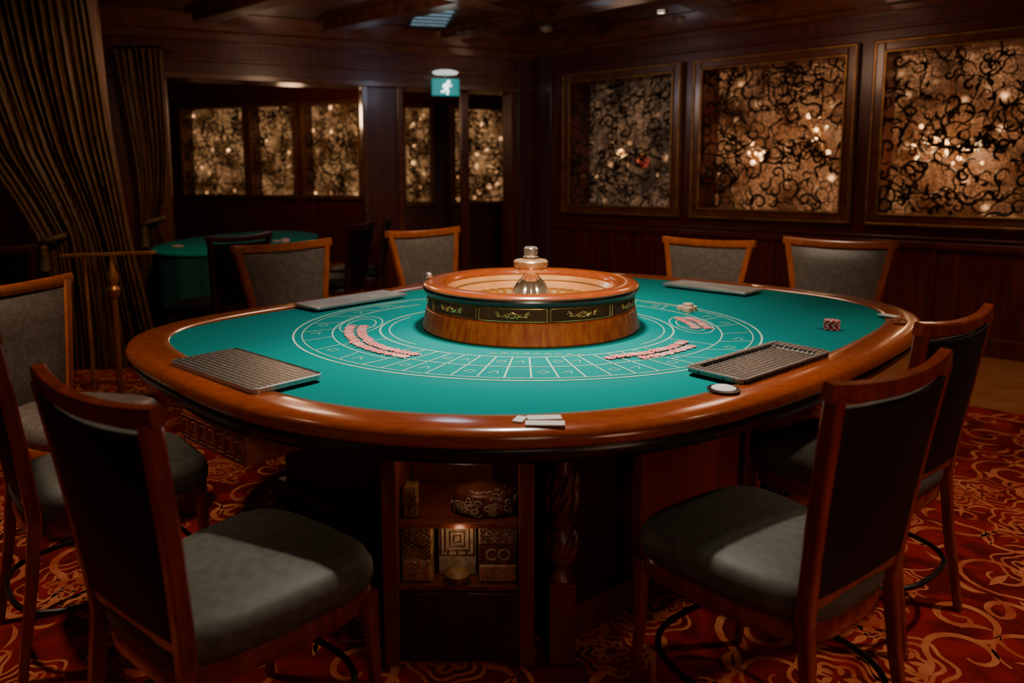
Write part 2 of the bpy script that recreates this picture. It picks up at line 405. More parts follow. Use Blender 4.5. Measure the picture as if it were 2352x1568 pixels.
def window(W, s0, s1, z0, z1, deep, gm, cell, width, fr=.085, seed=1):
    global wn
    root = bpy.data.objects.new('window_%d' % wn, None); C.objects.link(root); tag(root, kind='structure'); wn += 1
    mb = MB()
    WB_ = lambda a, b, c, d, e, f: W.box(mb, a, b, c, d, e, f)
    WB_(s0-fr, s0, z0-fr, z1+fr, -.055, 0); WB_(s1, s1+fr, z0-fr, z1+fr, -.055, 0)
    WB_(s0, s1, z1, z1+fr, -.055, 0); WB_(s0, s1, z0-fr, z0, -.055, 0)
    mb.build('window_frame', wood_trim, root, False, bevel=.008)
    mb = MB(); t = .016
    for g in (0, fr-.012):
        W.box(mb, s0-g, s0-g+t, z0-g, z1+g, -.07, -.04); W.box(mb, s1+g-t, s1+g, z0-g, z1+g, -.07, -.04)
        W.box(mb, s0-g, s1+g, z1+g-t, z1+g, -.07, -.04); W.box(mb, s0-g, s1+g, z0-g, z0-g+t, -.07, -.04)
    mb.build('gilt_molding', gilt, root, False, bevel=.004)
    mb = MB(); W.box(mb, s0, s1, z0, z1, deep, deep+.02); mb.build('glass', gm, root, False)
    mb = MB()
    for pl, wd in scrolls(s1-s0, z1-z0, seed, cell, width):
        m = len(pl); L = []
        for i, (x, y) in enumerate(pl):
            tx = pl[min(i+1,m-1)][0]-pl[max(i-1,0)][0]; ty = pl[min(i+1,m-1)][1]-pl[max(i-1,0)][1]
            l = math.hypot(tx, ty) or 1; nx, ny = -ty/l, tx/l
            ww = wd*(.35+.8*math.sin(PI*min(1,(i+1)/(m)))) * .5
            L.append([W.P(s0+x+nx*ww, z0+y+ny*ww, .03), W.P(s0+x, z0+y, .022), W.P(s0+x-nx*ww, z0+y-ny*ww, .03), W.P(s0+x, z0+y, .04)])
        mb.loft(L)
    mb.build('scrollwork', black_iron, root)
    return root
window(WR, *wins[0], Z0, Z1, .34, glass_dim, .13, .018, seed=11)
window(WR, *wins[1], Z0, Z1, .34, glass_warm, .13, .0165, seed=12)
window(WR, *wins[2], Z0, Z1, .34, glass_warm, .135, .0165, seed=13)

def point(name, loc, power, col, rad=.05):
    l = bpy.data.lights.new(name, 'POINT'); l.energy = power; l.color = col; l.shadow_soft_size = rad
    o = bpy.data.objects.new(name, l); C.objects.link(o); o.location = loc
def chandelier(s, z, n, spread, label, seed, dz=.1, glow=2.5):
    rnd = random.Random(seed)
    p = WR.P(s, z, .19)
    root = thing('chandelier', label, 'chandelier', p)
    mb = MB(); mb.tube([(0,0,.0), (0,0,Z1-.005-z)], .006, 6); mb.lathe_at([(.004,-.03),(.02,-.015),(.014,.02),(.006,.05)], (0,0,0), 12)
    mb.build('stem', gilt, root)
    for i in range(n):
        t = (i+.5)/n*2-1
        q = WR.d*(t*spread + rnd.uniform(-.03,.03)) + WR.n*rnd.uniform(-.14,.02); q.z = rnd.uniform(-dz, dz) - .6*dz*t
        mb = MB(); mid = q*.5; mid.z = min(0, q.z)-.03
        mb.tube([(0,0,0), mid, q-Vector((0,0,.014))], .003, 5); mb.build('arm', gilt, root)
        mb = MB(); mb.ball(q, rnd.uniform(.010,.022), 10, 1.1); mb.build('bulb', bulb_mat, root)
    point('chandelier_glow', WR.P(s-spread*.5, z+.03, .07), glow, (1,.60,.30), .03)
    point('chandelier_glow', WR.P(s+spread*.5, z-.03, .07), glow, (1,.60,.30), .03)
chandelier(3.93, 1.52, 18, .25, 'wide cluster of glowing bulbs behind the largest window at right', 3, .13, 2.8)
chandelier(2.44, 1.50, 7, .05, 'small tight cluster of glowing bulbs behind the middle window', 4, .10, 1.3)
chandelier(2.95, 1.70, 7, .12, 'loose group of bulbs near the right edge of the middle window', 5, .12, 1.3)
chandelier(1.02, 1.56, 4, .06, 'few small bulbs glowing behind the dimmest window', 6, .06, .7)
p = WR.P(1.25, 1.47, .18); root = thing('lantern', 'red glowing lantern behind the dimmest window near the corner', 'lantern', p)
mb = MB(); mb.lathe_at([(.02,-.06),(.05,-.04),(.062,0),(.05,.04),(.02,.06)], (0,0,0), 16); mb.build('shade', red_glow, root)
mb = MB(); mb.lathe_at([(.022,.058),(.022,.075)], (0,0,0), 12); mb.lathe_at([(.022,-.075),(.022,-.058)], (0,0,0), 12); mb.tube([(0,0,.07),(0,0,Z1-.005-1.47)], .004, 5); mb.build('cap', gilt, root)

# back-left wall : header, pillars, openings
mb = MB()
WL.box(mb, 0, 6.5, 2.20, ZC, 0, .28); WL.box(mb, 0, .26, 0, 2.2, 0, .28); WL.box(mb, 1.49, 1.80, 0, 2.2, 0, .28); WL.box(mb, 3.72, 6.5, 0, 2.2, 0, .28)
tag(mb.build('wall_back', wood_wall, smooth=False, bevel=.006), kind='structure')
trim(lambda q: (WL.box(q, 0, 6.4, 2.62, ZC, -.12, 0), WL.box(q, 0, 6.4, 2.54, 2.62, -.07, 0), WL.box(q, 0, 6.4, 2.20, 2.26, -.04, 0), WL.box(q, 0, 6.4, 2.36, 2.39, -.03, 0)))
col_mat = M('pilaster lacquer', (.055,.020,.028), (.09,.036,.048), 4, .22, stretch=(6,6,.5), coat=.5)
trim(lambda q: WL.box(q, .06, .2, 0, 2.55, -.05, 0), col_mat)
trim(lambda q: WR.box(q, .10, .27, 0, 2.55, -.05, 0), col_mat)
trim(lambda q: (WL.box(q, 1.44, 1.50, 0, 2.2, -.05, .1), WL.box(q, 1.79, 1.85, 0, 2.2, -.05, .1)), wood_trim)
trim(lambda q: WL.box(q, .70, .78, 0, 2.2, .1, .2), wood_wall)
trim(lambda q: WL.box(q, 3.60, 3.72, 0, 2.2, -.02, .2), wood_trim)

# back room
mb = MB(); awin = [(1.0,2.22),(2.34,3.14),(3.32,4.28)]
WA.box(mb, 0, 4.9, 0, 1.02, 0, .3); WA.box(mb, 0, 4.9, 2.4, ZC, 0, .3)
ed = [0] + [x for w in awin for x in w] + [4.9]
for i in range(0, len(ed), 2): WA.box(mb, ed[i], ed[i+1], 1.02, 2.4, 0, .3)
tag(mb.build('wall_far', wood_wall, smooth=False), kind='structure')
mb = MB(); bwin = [(.45,.82),(1.15,1.95)]
WB.box(mb, 0, 3.2, 0, .95, 0, .3); WB.box(mb, 0, 3.2, 2.28, ZC, 0, .3)
ed = [0] + [x for w in bwin for x in w] + [3.2]
for i in range(0, len(ed), 2): WB.box(mb, ed[i], ed[i+1], .95, 2.28, 0, .3)
mb.box(-2.1, -1.95, 10.4, 11.6, 0, ZC)
tag(mb.build('wall_far_right', wood_wall, smooth=False), kind='structure')
mb = MB(); mb.box(-6.5, -6.3, -1, 13, 0, ZC); tag(mb.build('wall_left', wood_wall, smooth=False), kind='structure')
for i, w in enumerate(awin): window(WA, *w, 1.02, 2.4, .2, glass_gold, .13, .018, fr=.05, seed=21+i)
for i, w in enumerate(bwin): window(WB, *w, .95, 2.28, .2, glass_gold, .13, .018, fr=.05, seed=31+i)

# ------------------------------------------------------------------ ceiling fittings
def downlight(x, y, label, z=ZC):
    r = thing('downlight', label, 'ceiling light', (x, y, z))
    mb = MB(); mb.lathe([(.055,-.002),(.06,-.012),(.045,-.016),(.04,-.006)], 24, cap0=False, cap1=False); mb.build('trim_ring', gilt, r)
    mb = MB(); mb.lathe([(.04,-.004),(.03,-.010),(.004,-.012)], 20); mb.build('lens', down_glow, r)
downlight(-3.85, 9.6, 'small round downlight in back room ceiling, above its left window')
downlight(-2.62, 9.5, 'small round downlight in back room ceiling, above its middle windows')
downlight(1.33, 6.85, 'small round downlight beside the right wall, above the middle window')
downlight(.44, 6.05, 'small round downlight at the top edge, in the main ceiling')
r = thing('smoke_detector', 'beige round smoke detector on the ceiling near the room corner', 'smoke detector', (.34, 7.45, ZC))
mb = MB(); mb.lathe([(.075,0),(.075,-.02)], 24); mb.build('base', ivory, r)
mb = MB(); mb.lathe([(.068,-.02),(.062,-.05),(.035,-.07),(.004,-.072)], 24); mb.build('cover', ivory, r)
r = thing('ceiling_reflection_panel', 'bluish louvered panel added to imitate a reflection on the dark ceiling', 'ceiling light', (-.72, 6.95, ZC), math.radians(12))  # added glowing panel, stands in for a bluish reflection on the glossy ceiling
mb = MB()
for a, b, c, d in ((-.2,-.17,-.55,.55),(.17,.2,-.55,.55),(-.2,.2,-.55,-.52),(-.2,.2,.52,.55)): mb.box(a,b,c,d,-.03,0)
mb.build('frame', dark_metal, r, False)
mb = MB(); mb.box(-.17,.17,-.52,.52,-.006,0); mb.build('reflection_sheet', cool_glow, r, False)
for i in range(7):
    mb = MB(); y = -.45+i*.15; mb.obox((0,y,-.022), (.17,0,0), (0,.028,.012), (0,-.002,.004)); mb.build('louver', dark_metal, r, False)

# exit sign
p = WL.P(1.03, 0, -.16)
r = thing('exit_sign', 'small teal lit exit sign with white running figure above the opening', 'sign', (p.x, p.y, 2.125), math.radians(8))
mb = MB(); mb.box(-.138,.138,-.025,.025,0,.165); mb.build('housing', exit_teal, r, False, bevel=.008)
f = MB(); Yf = -.028
f.ball((.030,Yf,.134), .017, 16)
f.tube([(.018,Yf,.112),(.004,Yf,.070)], .020, 10)
f.tube([(.004,Yf,.068),(.026,Yf,.048),(.016,Yf,.018),(.026,Yf,.014)], .010, 8)
f.tube([(.002,Yf,.068),(-.014,Yf,.042),(-.044,Yf,.036)], .010, 8)
f.tube([(.020,Yf,.112),(.046,Yf,.092),(.060,Yf,.104)], .008, 8)
f.tube([(.014,Yf,.114),(-.016,Yf,.104),(-.024,Yf,.080)], .008, 8)
f.build('figure', exit_white, r)
mb = MB(); mb.tube([(0,.02,.16),(0,.1,.22),(0,.15,.22)], .01, 8); mb.build('bracket', dark_metal, r)
mb = MB(); mb.lathe_at([(.12,.215),(.13,.232),(.09,.245),(.01,.247)], (0,0,0), 24); mb.build('lamp', E('sign lamp', (.8,.85,.8), (1,.95,.85), .9), r)

# ------------------------------------------------------------------ curtains
def lerp_tab(tab, v):
    for (a, x), (b, y) in zip(tab, tab[1:]):
        if v <= b: return x + (y-x)*max(0,(v-a))/(b-a)
    return tab[-1][1]
def curtain(name, label, Y, z0, z1, left, right, nf, amp, ties, seed):
    root = thing(name, label, 'curtain', ((lerp_tab(left,z0)+lerp_tab(right,z0))/2, Y, 0))
    rows, cols = 48, nf*10
    L = []
    for i in range(rows+1):
        z = z0+(z1-z0)*i/rows; a, b = lerp_tab(left, z), lerp_tab(right, z); row = []
        for j in range(cols+1):
            u = j/cols; w = amp*(.65+.35*math.sin(11*u+2*z)*math.cos(4.3*u))
            y = Y + w*math.sin(2*PI*nf*u + 1.6*math.sin(5*u+z*.7)) + .35*w*math.sin(2*PI*nf*2.3*u+1+z)
            row.append((a+(b-a)*u + .25*w*math.cos(2*PI*nf*u), y, z))
        L.append(row)
    mb = MB(); mb.loft(L, False, False, False)
    mb.build('drape', curtain_mat, root, ang=180, off=root.location)
    for tx, tz, w in ties:
        mb = MB(); mb.tube([(tx+w*math.cos(a), Y+.10*math.sin(a), tz+.03*math.cos(a)) for a in [2*PI*q/24 for q in range(24)]], .02, 8, closed=True)
        mb.lathe_at([(.012,-.03),(.03,-.05),(.022,-.07),(.038,-.2),(.02,-.21)], (tx-.02, Y-.12, tz), 12)
        mb.build('tieback', rope_mat, root, off=root.location)
    return root
def px(u, Y): return (u-1176)/1714*Y
def pz(v, Y): return 1.33+(403-v)*Y/1725
Y1 = 5.0
tabL = sorted([(pz(v,Y1), px(u,Y1)) for v, u in ((-110,-170),(150,-110),(350,-30),(470,50),(545,92),(620,96),(760,90),(870,85))])
tabR = sorted([(pz(v,Y1), px(u,Y1)) for v, u in ((-110,240),(0,244),(300,262),(550,292),(620,305),(760,330),(870,340))])
curtain('tied_curtain', 'large bronze curtain gathered at left, nearest the camera', Y1, .012, ZC-.02, tabL, tabR, 20, .07, [(px(120,Y1), pz(550,Y1), .09)], 5)
Y2 = 6.36
tabL = sorted([(pz(v,Y2), px(u,Y2)) for v, u in ((120,280),(400,318),(500,322),(560,322),(750,300))])
tabR = sorted([(pz(v,Y2), px(u,Y2)) for v, u in ((120,388),(330,388),(440,378),(500,358),(560,352),(650,368),(750,380))])
curtain('tied_curtain', 'narrower bronze curtain tied at the side of the back opening', Y2, .012, pz(120,Y2), tabL, tabR, 8, .045, [(px(345,Y2), pz(510,Y2), .085)], 6)
r = thing('curtain_rail', 'dark bronze rail carrying the narrower curtain', 'curtain rail', (px(335,Y2), Y2, pz(118,Y2)))
mb = MB(); mb.tube([(-.22,0,.01),(.2,0,.01)], .012, 10); mb.tube([(-.18,0,.01),(-.18,.2,.01)], .01, 8); mb.tube([(.16,0,.01),(.16,.27,.01)], .01, 8); mb.build('rail', dark_metal, r)

# brass stand
r = thing('brass_stand', 'slim brass stand with top bar in front of the large curtain', 'stand', (-2.36, 4.3, .009), math.radians(-4))
mb = MB(); mb.obox((0,0,.865), (.28,0,.012), (0,.028,0), (0,0,.010)); mb.build('top_bar', brass, r, False, bevel=.004)
mb = MB(); mb.tube([(.02,0,.02),(.02,0,.62)], .018, 12); mb.lathe_at([(.018,.60),(.034,.63),(.036,.66),(.022,.68),(.028,.71),(.03,.74),(.018,.77),(.014,.86)], (.02,0,0), 16); mb.build('post', brass, r)
mb = MB(); mb.tube([(-.16,.02,.02),(-.16,.02,.86)], .011, 10); mb.build('post', brass, r)
mb = MB(); mb.tube([(-.2,-.03,.013),(.2,.06,.013)], .013, 10); mb.tube([(-.16,-.12,.013),(-.16,.14,.013)], .013, 10); mb.tube([(.02,-.14,.013),(.02,.14,.013)], .013, 10); mb.build('foot', brass, r)

# ------------------------------------------------------------------ chairs
WT = [.066]
def Bk(u, h):
    hh = max(h, 0)
    return Vector((u*(.168+WT[0]*h), -.215-.060*hh**1.25 - (.022*(1-u*u)*min(1,hh*2)), .42+.490*h+.012*u*u*hh))
def seat_ring(kk, z, n=44):
    out = []
    for q in range(n):
        t = 2*PI*q/n; c, s_ = math.cos(t), math.sin(t)
        sx = math.copysign(abs(c)**.5, c); sy = math.copysign(abs(s_)**.55, s_)
        out.append((sx*(.213+.03*sy)*kk, .005+sy*.238*kk, z))
    return out
def make_chair(name, label, frame, panel_f, panel_b, seat_m, ring=True, th=1.0, wt=.066):
    WT[0] = wt
    t = thing(name, label, 'chair')
    mb = MB(); mb.loft([seat_ring(a, z) for a, z in ((.95,.408),(1.0,.415),(1.025,.435),(1.02,.458),(.98,.477),(.9,.488),(.7,.498),(.4,.503),(.06,.505))])
    mb.build('seat', seat_m, t, ang=60)
    mb = MB(); mb.loft([seat_ring(a, z) for a, z in ((.93,.368),(.985,.368),(1.0,.378),(1.0,.402),(.985,.412),(.93,.412))]); mb.build('seat_frame', frame, t, ang=30)
    def slab(d0, d1, bulge):
        L = []
        for i in range(13):
            h = .13+.82*i/12; row = []
            for j in range(13):
                u = -.95+1.9*j/12; q = Bk(u, h); q.y += d1 + bulge*(1-(j/6-1)**4)*(1-(i/6-1)**4); row.append(q)
            for j in range(12, -1, -1):
                u = -.95+1.9*j/12; q = Bk(u, h); q.y += d0; row.append(q)
            L.append(row)
        m = MB(); m.loft(L); return m
    slab(-.004, .010, .016).build('backrest', panel_f, t, ang=50)
    slab(-.016, -.004, 0).build('backrest_rear', panel_b, t, ang=50)
    for sg in (-1, 1):
        mb = MB(); mb.bar([Bk(sg, h/10) for h in range(0, 11)], .014*th, .017, (1,0,0)); mb.build('back_post', frame, t)
        mb = MB(); p0 = Bk(sg, 0); mb.bar([(p0.x, p0.y, .43), (p0.x+sg*.004, p0.y-.02, .25), (p0.x+sg*.014, p0.y-.06, .002)], lambda q: (.015-.005*q)*th, lambda q: .016-.005*q, (1,0,0)); mb.build('leg', frame, t)
        mb = MB(); mb.bar([(sg*.205,.195,.40), (sg*.208,.20,.2), (sg*.212,.212,.002)], lambda q: .015-.006*q, lambda q: .015-.006*q, (1,0,0)); mb.build('leg', frame, t)
    mb = MB(); mb.bar([Bk(u/10, 1.0) + Vector((0,0,.006)) for u in range(-11, 12)], .018*th, .014, (0,-.1,1)); mb.build('top_rail', frame, t)
    mb = MB(); mb.bar([Bk(u/10, .10) for u in range(-10, 11)], .015, .012, (0,-.1,1)); mb.build('lower_rail', frame, t)
    if ring:
        mb = MB(); mb.tube([(.215*math.copysign(abs(math.cos(a))**.7, math.cos(a)), -.02+.245*math.copysign(abs(math.sin(a))**.7, math.sin(a)), .17) for a in [2*PI*q/40 for q in range(40)]], .008, 8, closed=True); mb.build('foot_ring', dark_metal, t)
    return t
def place(o, x, y, fx, fy, label, group, s=1, z=.009):
    o.location = (x, y, z); o.rotation_euler = (0,0,math.atan2(-fx, fy)); o.scale = (s,s,s); o['label'] = label; o['group'] = group
    return o
near = make_chair('dining_chair', 'x', wood_red, fabric_dark, fabric_back, fabric_dark, wt=.042)
far = make_chair('dining_chair', 'x', wood_chair, leather_mat, fabric_back, leather_mat, False, 1.15, wt=.092)
g1 = 'chairs around the roulette table'
place(near, -.60, 1.52, .6, .8, 'dark upholstered chair at lower left, its lit grey seat showing', g1)
place(copy_tree(near), .60, 1.66, -.59, .807, 'dark upholstered chair at lower right, its lit grey seat showing', g1)
place(copy_tree(near), -1.20, 2.10, .74, .67, 'dark chair cut by the left edge, behind the lower left chair', g1)
place(copy_tree(near), 1.055, 2.22, -.62, .785, 'dark chair at far right with its back turned, behind the lower right chair', g1)
place(far, -1.61, 2.63, .96, -.28, 'grey leather chair at left edge beside the brass stand', g1, .98)
place(copy_tree(far), -.99, 3.71, .76, -.65, 'grey leather chair with orange frame behind the table, in front of the teal card table', g1, 1.03)
place(copy_tree(far), -.355, 4.52, .72, -.69, 'grey leather chair behind the table, just left of the roulette wheel', g1, 1.04)
place(copy_tree(far), 1.02, 4.21, -.57, -.82, 'grey leather chair behind the table under the middle window', g1)
place(copy_tree(far), 1.66, 3.84, -.52, -.85, 'grey leather chair behind the table under the rightmost window', g1, 1.03)
dark = make_chair('dining_chair', 'x', wood_dark, fabric_back, fabric_back, fabric_back, False)
g2 = 'dark chairs in the background'
place(dark, -2.0, 4.93, -.86, .5, 'dark chair seen from behind at the near side of the teal card table', g2)
place(copy_tree(dark), -1.50, 6.1, -.93, .2, 'dark chair at the right side of the teal card table', g2)
place(copy_tree(dark), -1.42, 6.76, -.98, -.1, 'dark chair furthest right of the teal card table, beside the pillar', g2)
place(copy_tree(dark), -2.95, 4.25, -.3, .95, 'dark chair in shadow at the left edge before the large curtain', g2)

# ------------------------------------------------------------------ roulette table
T0 = Vector((.12, 2.88, 0))
table = thing('roulette_table', 'large roulette table with teal felt and polished wooden rim', 'table', T0)
ctrl = [(.02,1.576),(.36,1.655),(.66,1.84),(1.0,2.13),(1.33,2.47),(1.59,2.80),(1.69,3.12),(1.63,3.46),(1.37,3.78),(1.03,4.06),(.69,4.28),(.30,4.37),(-.08,4.24),(-.47,3.90),(-.74,3.59),(-1.0,3.29),(-1.25,2.98),(-1.36,2.70),(-1.29,2.41),(-1.0,2.07),(-.66,1.76),(-.33,1.61)]
def cr(P, n=10):
    out = []; m = len(P)
    for i in range(m):
        a, b, c, d = (Vector(P[(i+j-1) % m]) for j in range(4))
        for q in range(n):
            t = q/n; out.append(.5*((2*b)+(c-a)*t+(2*a-5*b+4*c-d)*t*t+(3*b-a-3*c+d)*t**3))
    return out
OUT = cr(ctrl)
for _ in range(6): OUT = [(OUT[i-1]+OUT[i]*2+OUT[(i+1) % len(OUT)])/4 for i in range(len(OUT))]
def normals(P):
    m = len(P); r = []
    for i in range(m):
        t = P[(i+3) % m]-P[i-3]; r.append(Vector((-t.y, t.x)).normalized())
    return r
NO = normals(OUT)
def ring(d, z): return [(p.x+n.x*d, p.y+n.y*d, z) for p, n in zip(OUT, NO)]
mb = MB(); mb.loft([ring(d, z) for d, z in ((.02,.722),(.004,.727),(-.002,.738),(.001,.752),(.010,.763),(.028,.769),(.06,.7705),(.10,.770),(.126,.767),(.135,.762),(.137,.750),(.10,.722))], loop=True)
mb.build('rim', wood_rim, table, off=T0, ang=50)
mb = MB(); mb.loft([ring(d, z) for d, z in ((.03,.730),(.018,.722),(.014,.705),(.022,.685),(.05,.672),(.10,.668),(.2,.668))], cap0=False, cap1=True)
mb.build('edge_band', black_pad, table, off=T0, ang=50)
mb = MB(); mb.loft([ring(.13, .735), ring(.13, .76)]); mb.build('felt', felt_mat, table, off=T0, smooth=False)
# printed layout
LC = Vector((.055, 2.765))
def el(r, a): return Vector((LC.x+.86*r*math.cos(a), LC.y+.75*r*math.sin(a)))
mbl = MB()
def ribbon(pts, w, m=None, closed=False):
    m = m or mbl; n = len(pts); L = []
    for i, p in enumerate(pts):
        t = (pts[(i+1) % n]-pts[i-1]) if closed else (pts[min(i+1,n-1)]-pts[max(i-1,0)])
        t = t.normalized(); q = Vector((-t.y, t.x))*w/2
        L.append([(p.x+q.x, p.y+q.y, .7612), (p.x-q.x, p.y-q.y, .7612)])
    m.loft(L, False, False, False, closed)
D = math.radians
def arc(r, a0, a1, w, n=60): ribbon([el(r, D(a0+(a1-a0)*i/n)) for i in range(n+1)], w)
ribbon([el(1.0, 2*PI*i/160) for i in range(160)], .007, closed=True)
arc(.64, 130, 410, .006, 100); arc(.80, 232, 308, .005); arc(.965, 130, 410, .004, 100)
arc(.84, 130, 232, .005); arc(.84, 308, 410, .005)
arc(.60, 155, 222, .004); arc(.60, 318, 385, .004)
for i in range(15):
    a = 232+76*i/14; ribbon([el(.64, D(a)), el(.965, D(a))], .0048)
for a in list(range(136, 232, 12)) + list(range(312, 412, 12)): ribbon([el(.84, D(a)), el(.965, D(a+4))], .0035)
for a in (180, 206, 226, 314, 334, 360): ribbon([el(.64, D(a)), el(.84, D(a+(3 if a < 270 else -3)))], .003)
for i, a in enumerate(list(range(142, 230, 12)) + list(range(318, 410, 12)) + [234.7+5.43*q for q in range(14)]):
    for rr, s_ in (((.905,.020),) if i < 16 else ((.885,.018),(.72,.016))):
        c = el(rr, D(a))
        if (i+int(rr*100)) % 3 == 0: ribbon([c+Vector((s_,0)), c+Vector((0,s_)), c+Vector((-s_,0)), c+Vector((0,-s_))], .003, closed=True)
        elif (i+int(rr*100)) % 3 == 1: ribbon([c+Vector((-s_,-s_*.6)), c+Vector((s_*.4,s_*.7))], .003); ribbon([c+Vector((s_*.6,-s_)), c+Vector((s_*.6,s_*.6))], .003)
for ang in (176, 364):
    for r_ in (.095, .065):
        c = el(.74, D(ang)); ribbon([c+Vector((r_*.8*math.cos(t), r_*1.7*math.sin(t))) for t in [2*PI*i/40 for i in range(40)]], .004, closed=True)
mbl.build('printed_layout', line_mat, table, off=T0, smooth=False)
my = MB()
for i in range(9):
    c = Vector((-.06+.035*i, 2.335-.002*i)); ribbon([c+Vector((-.012,-.008)), c+Vector((0,.012)), c+Vector((.012,-.006))], .004, my)
    if i % 2: ribbon([c+Vector((-.01,.0)), c+Vector((.012,.004))], .003, my)
my.build('printed_motif', yellow_line, table, off=T0, smooth=False)
# pedestal
a_ = Vector((.76,.65,0)); b_ = Vector((-.76,.65,0)); pc = Vector((.14,2.88,0))
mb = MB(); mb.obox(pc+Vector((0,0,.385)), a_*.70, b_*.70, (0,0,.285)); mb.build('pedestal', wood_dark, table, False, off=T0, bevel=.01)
mb = MB(); mb.obox(pc+Vector((0,0,.059)), a_*.73, b_*.73, (0,0,.05)); mb.build('plinth', wood_case, table, False, off=T0, bevel=.01)
Np = pc - a_*.70 - b_*.70
def pface(s0, s1, z0, z1, d0, d1, mb):
    c = Np + a_*((s0+s1)/2) - b_*((d0+d1)/2) + Vector((0,0,(z0+z1)/2)); mb.obox(c, a_*(s1-s0)/2, b_*(d1-d0)/2, (0,0,(z1-z0)/2))
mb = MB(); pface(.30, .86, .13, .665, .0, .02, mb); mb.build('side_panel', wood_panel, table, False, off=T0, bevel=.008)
for s0 in (.26, .86):
    mb = MB(); pface(s0, s0+.04, .11, .668, 0, .035, mb); mb.build('panel_stile', wood_case, table, False, off=T0, bevel=.006)
# carved relief on the pedestal's right face
mb = MB()
def fp(s, z, d): return Np + a_*s - b_*d + Vector((0,0,z))
for s0, z0, R in ((1.02,.53,.09),(1.20,.50,.08),(1.06,.34,.085),(1.22,.30,.07),(1.10,.17,.06),(1.28,.60,.05)):
    for sg in (-1,1):
        mb.tube([fp(s0+sg*R*(.15+.85*t)*math.cos(6.5*t+.5), z0+R*(.15+.85*t)*math.sin(6.5*t+.5), .02+.03*(1-t)) for t in [q/20 for q in range(21)]], lambda q: .006+.009*math.sin(PI*q), 7)
    mb.ball(fp(s0, z0, .03), R*.25, 12)
mb.build('carved_relief', carve_dark, table, off=T0)
# open shelf cabinet
X0, X1, F, Bk_ = -.345, .06, 1.85, 2.16
mb = MB()
mb.box(X0, X0+.042, F, Bk_, .009, .67); mb.box(X1-.042, X1, F, Bk_, .009, .67); mb.box(X0+.042, X1-.042, Bk_-.02, Bk_, .009, .67)
mb.box(X0+.042, X1-.042, F+.005, Bk_-.02, .64, .67)
mb.build('cabinet_case', wood_case, table, False, off=T0, bevel=.005)
for z in (.415, .238):
    mb = MB(); mb.box(X0+.042, X1-.042, F+.012, Bk_-.02, z-.016, z); mb.build('shelf', wood_case, table, False, off=T0, bevel=.003)
mb = MB(); mb.box(X0+.042, X1-.042, F+.008, F+.028, .02, .218); mb.build('lower_panel', wood_dark, table, False, off=T0, bevel=.005)
mb = MB(); mb.lathe([(.03,.24),(.036,.25),(.03,.262),(.018,.275),(.038,.31),(.042,.345),(.03,.375),(.016,.39),(.032,.40),(.032,.412),(.016,.42),(.03,.46),(.034,.52),(.022,.57),(.016,.59),(.034,.605),(.034,.62),(.022,.635),(.03,.67)], 20, c=(.135,1.89))
for zz in (.345, .47, .52):
    for q in range(8):
        a = 2*PI*q/8; mb.tube([(.135+.040*math.cos(a+.5*t), 1.89+.040*math.sin(a+.5*t), zz-.03+.06*t) for t in [i/6 for i in range(7)]], lambda t: .003+.005*math.sin(PI*t), 6)
mb.build('baluster', carve_mid, table, off=T0)
mb = MB(); mb.box(.10,.172,1.855,1.925,.009,.245); mb.build('baluster_base', wood_case, table, False, off=T0, bevel=.006)
# drawer under near-left edge
dd = Vector((.76,-.65,0)); dn = Vector((.65,.76,0)); dc = Vector((-.755,2.0,.628))
mb = MB(); mb.obox(dc, dd*.17, dn*.09, (0,0,.044)); mb.build('drawer', carve_mat, table, False, off=T0, bevel=.006)
mb = MB()
for i in range(7):
    c = dc - dn*.092 + dd*(-.145+.048*i)
    for w, h in ((.019,.030),(.010,.018)):
        mb.tube([c+dd*x*w+Vector((0,0,y*h)) for x, y in ((-1,-1),(1,-1),(1,1),(-1,1))], .003, 5, closed=True)
mb.build('drawer_carving', carve_mat, table, off=T0)
# ------------------------------------------------------------------ wheel
WC = Vector((.072, 2.82, .761))
wheel = thing('roulette_wheel', 'wooden roulette wheel with gilt band and brass spindle on the table', 'roulette wheel', WC)
def L(prof, name, m, n=96, cap0=False, cap1=False, ang=40, loop=False):
    mb = MB(); mb.lathe(prof, n, cap0=cap0, cap1=cap1, loop=loop); return mb.build(name, m, wheel, ang=ang)
L([(.30,0),(.413,0),(.417,.006),(.414,.02),(.404,.06),(.402,.076),(.395,.080),(.30,.080)], 'base', base_wood, cap0=True, cap1=True)
L([(.34,.078),(.394,.080),(.394,.132),(.34,.132)], 'band', band_mat, loop=True)
L([(.345,.130),(.398,.130),(.408,.138),(.412,.150),(.408,.158),(.345,.158)], 'black_rim', black_pad, loop=True)
L([(.408,.156),(.411,.162),(.404,.170),(.38,.174),(.345,.172),(.328,.165),(.322,.150),(.34,.140)], 'top_ring', wood_rim, ang=50, loop=True)
L([(.33,.152),(.315,.146),(.285,.112),(.262,.098)], 'ball_track', bowl_wood)
mb = MB(); mb.lathe([(.299,.131),(.301,.135),(.297,.132)], 96, cap0=False, cap1=False, loop=True); mb.lathe([(.264,.100),(.266,.104),(.26,.102)], 96, cap0=False, cap1=False, loop=True); mb.build('track_line', gold, wheel)
L([(.264,.098),(.215,.084),(.21,.086)], 'pocket_ring', bowl_gold)
for i in range(37):
    a = 2*PI*i/37; mb = MB(); u = Vector((math.cos(a), math.sin(a), 0)); w = Vector((-u.y, u.x, 0))
    mb.obox(u*.238+Vector((0,0,.098)), u*.026, w*.0018, (0,0,.009)); mb.build('fret', gold, wheel, False)
L([(.215,.086),(.16,.090),(.09,.102),(.06,.112)], 'cone', bowl_wood, cap1=True)
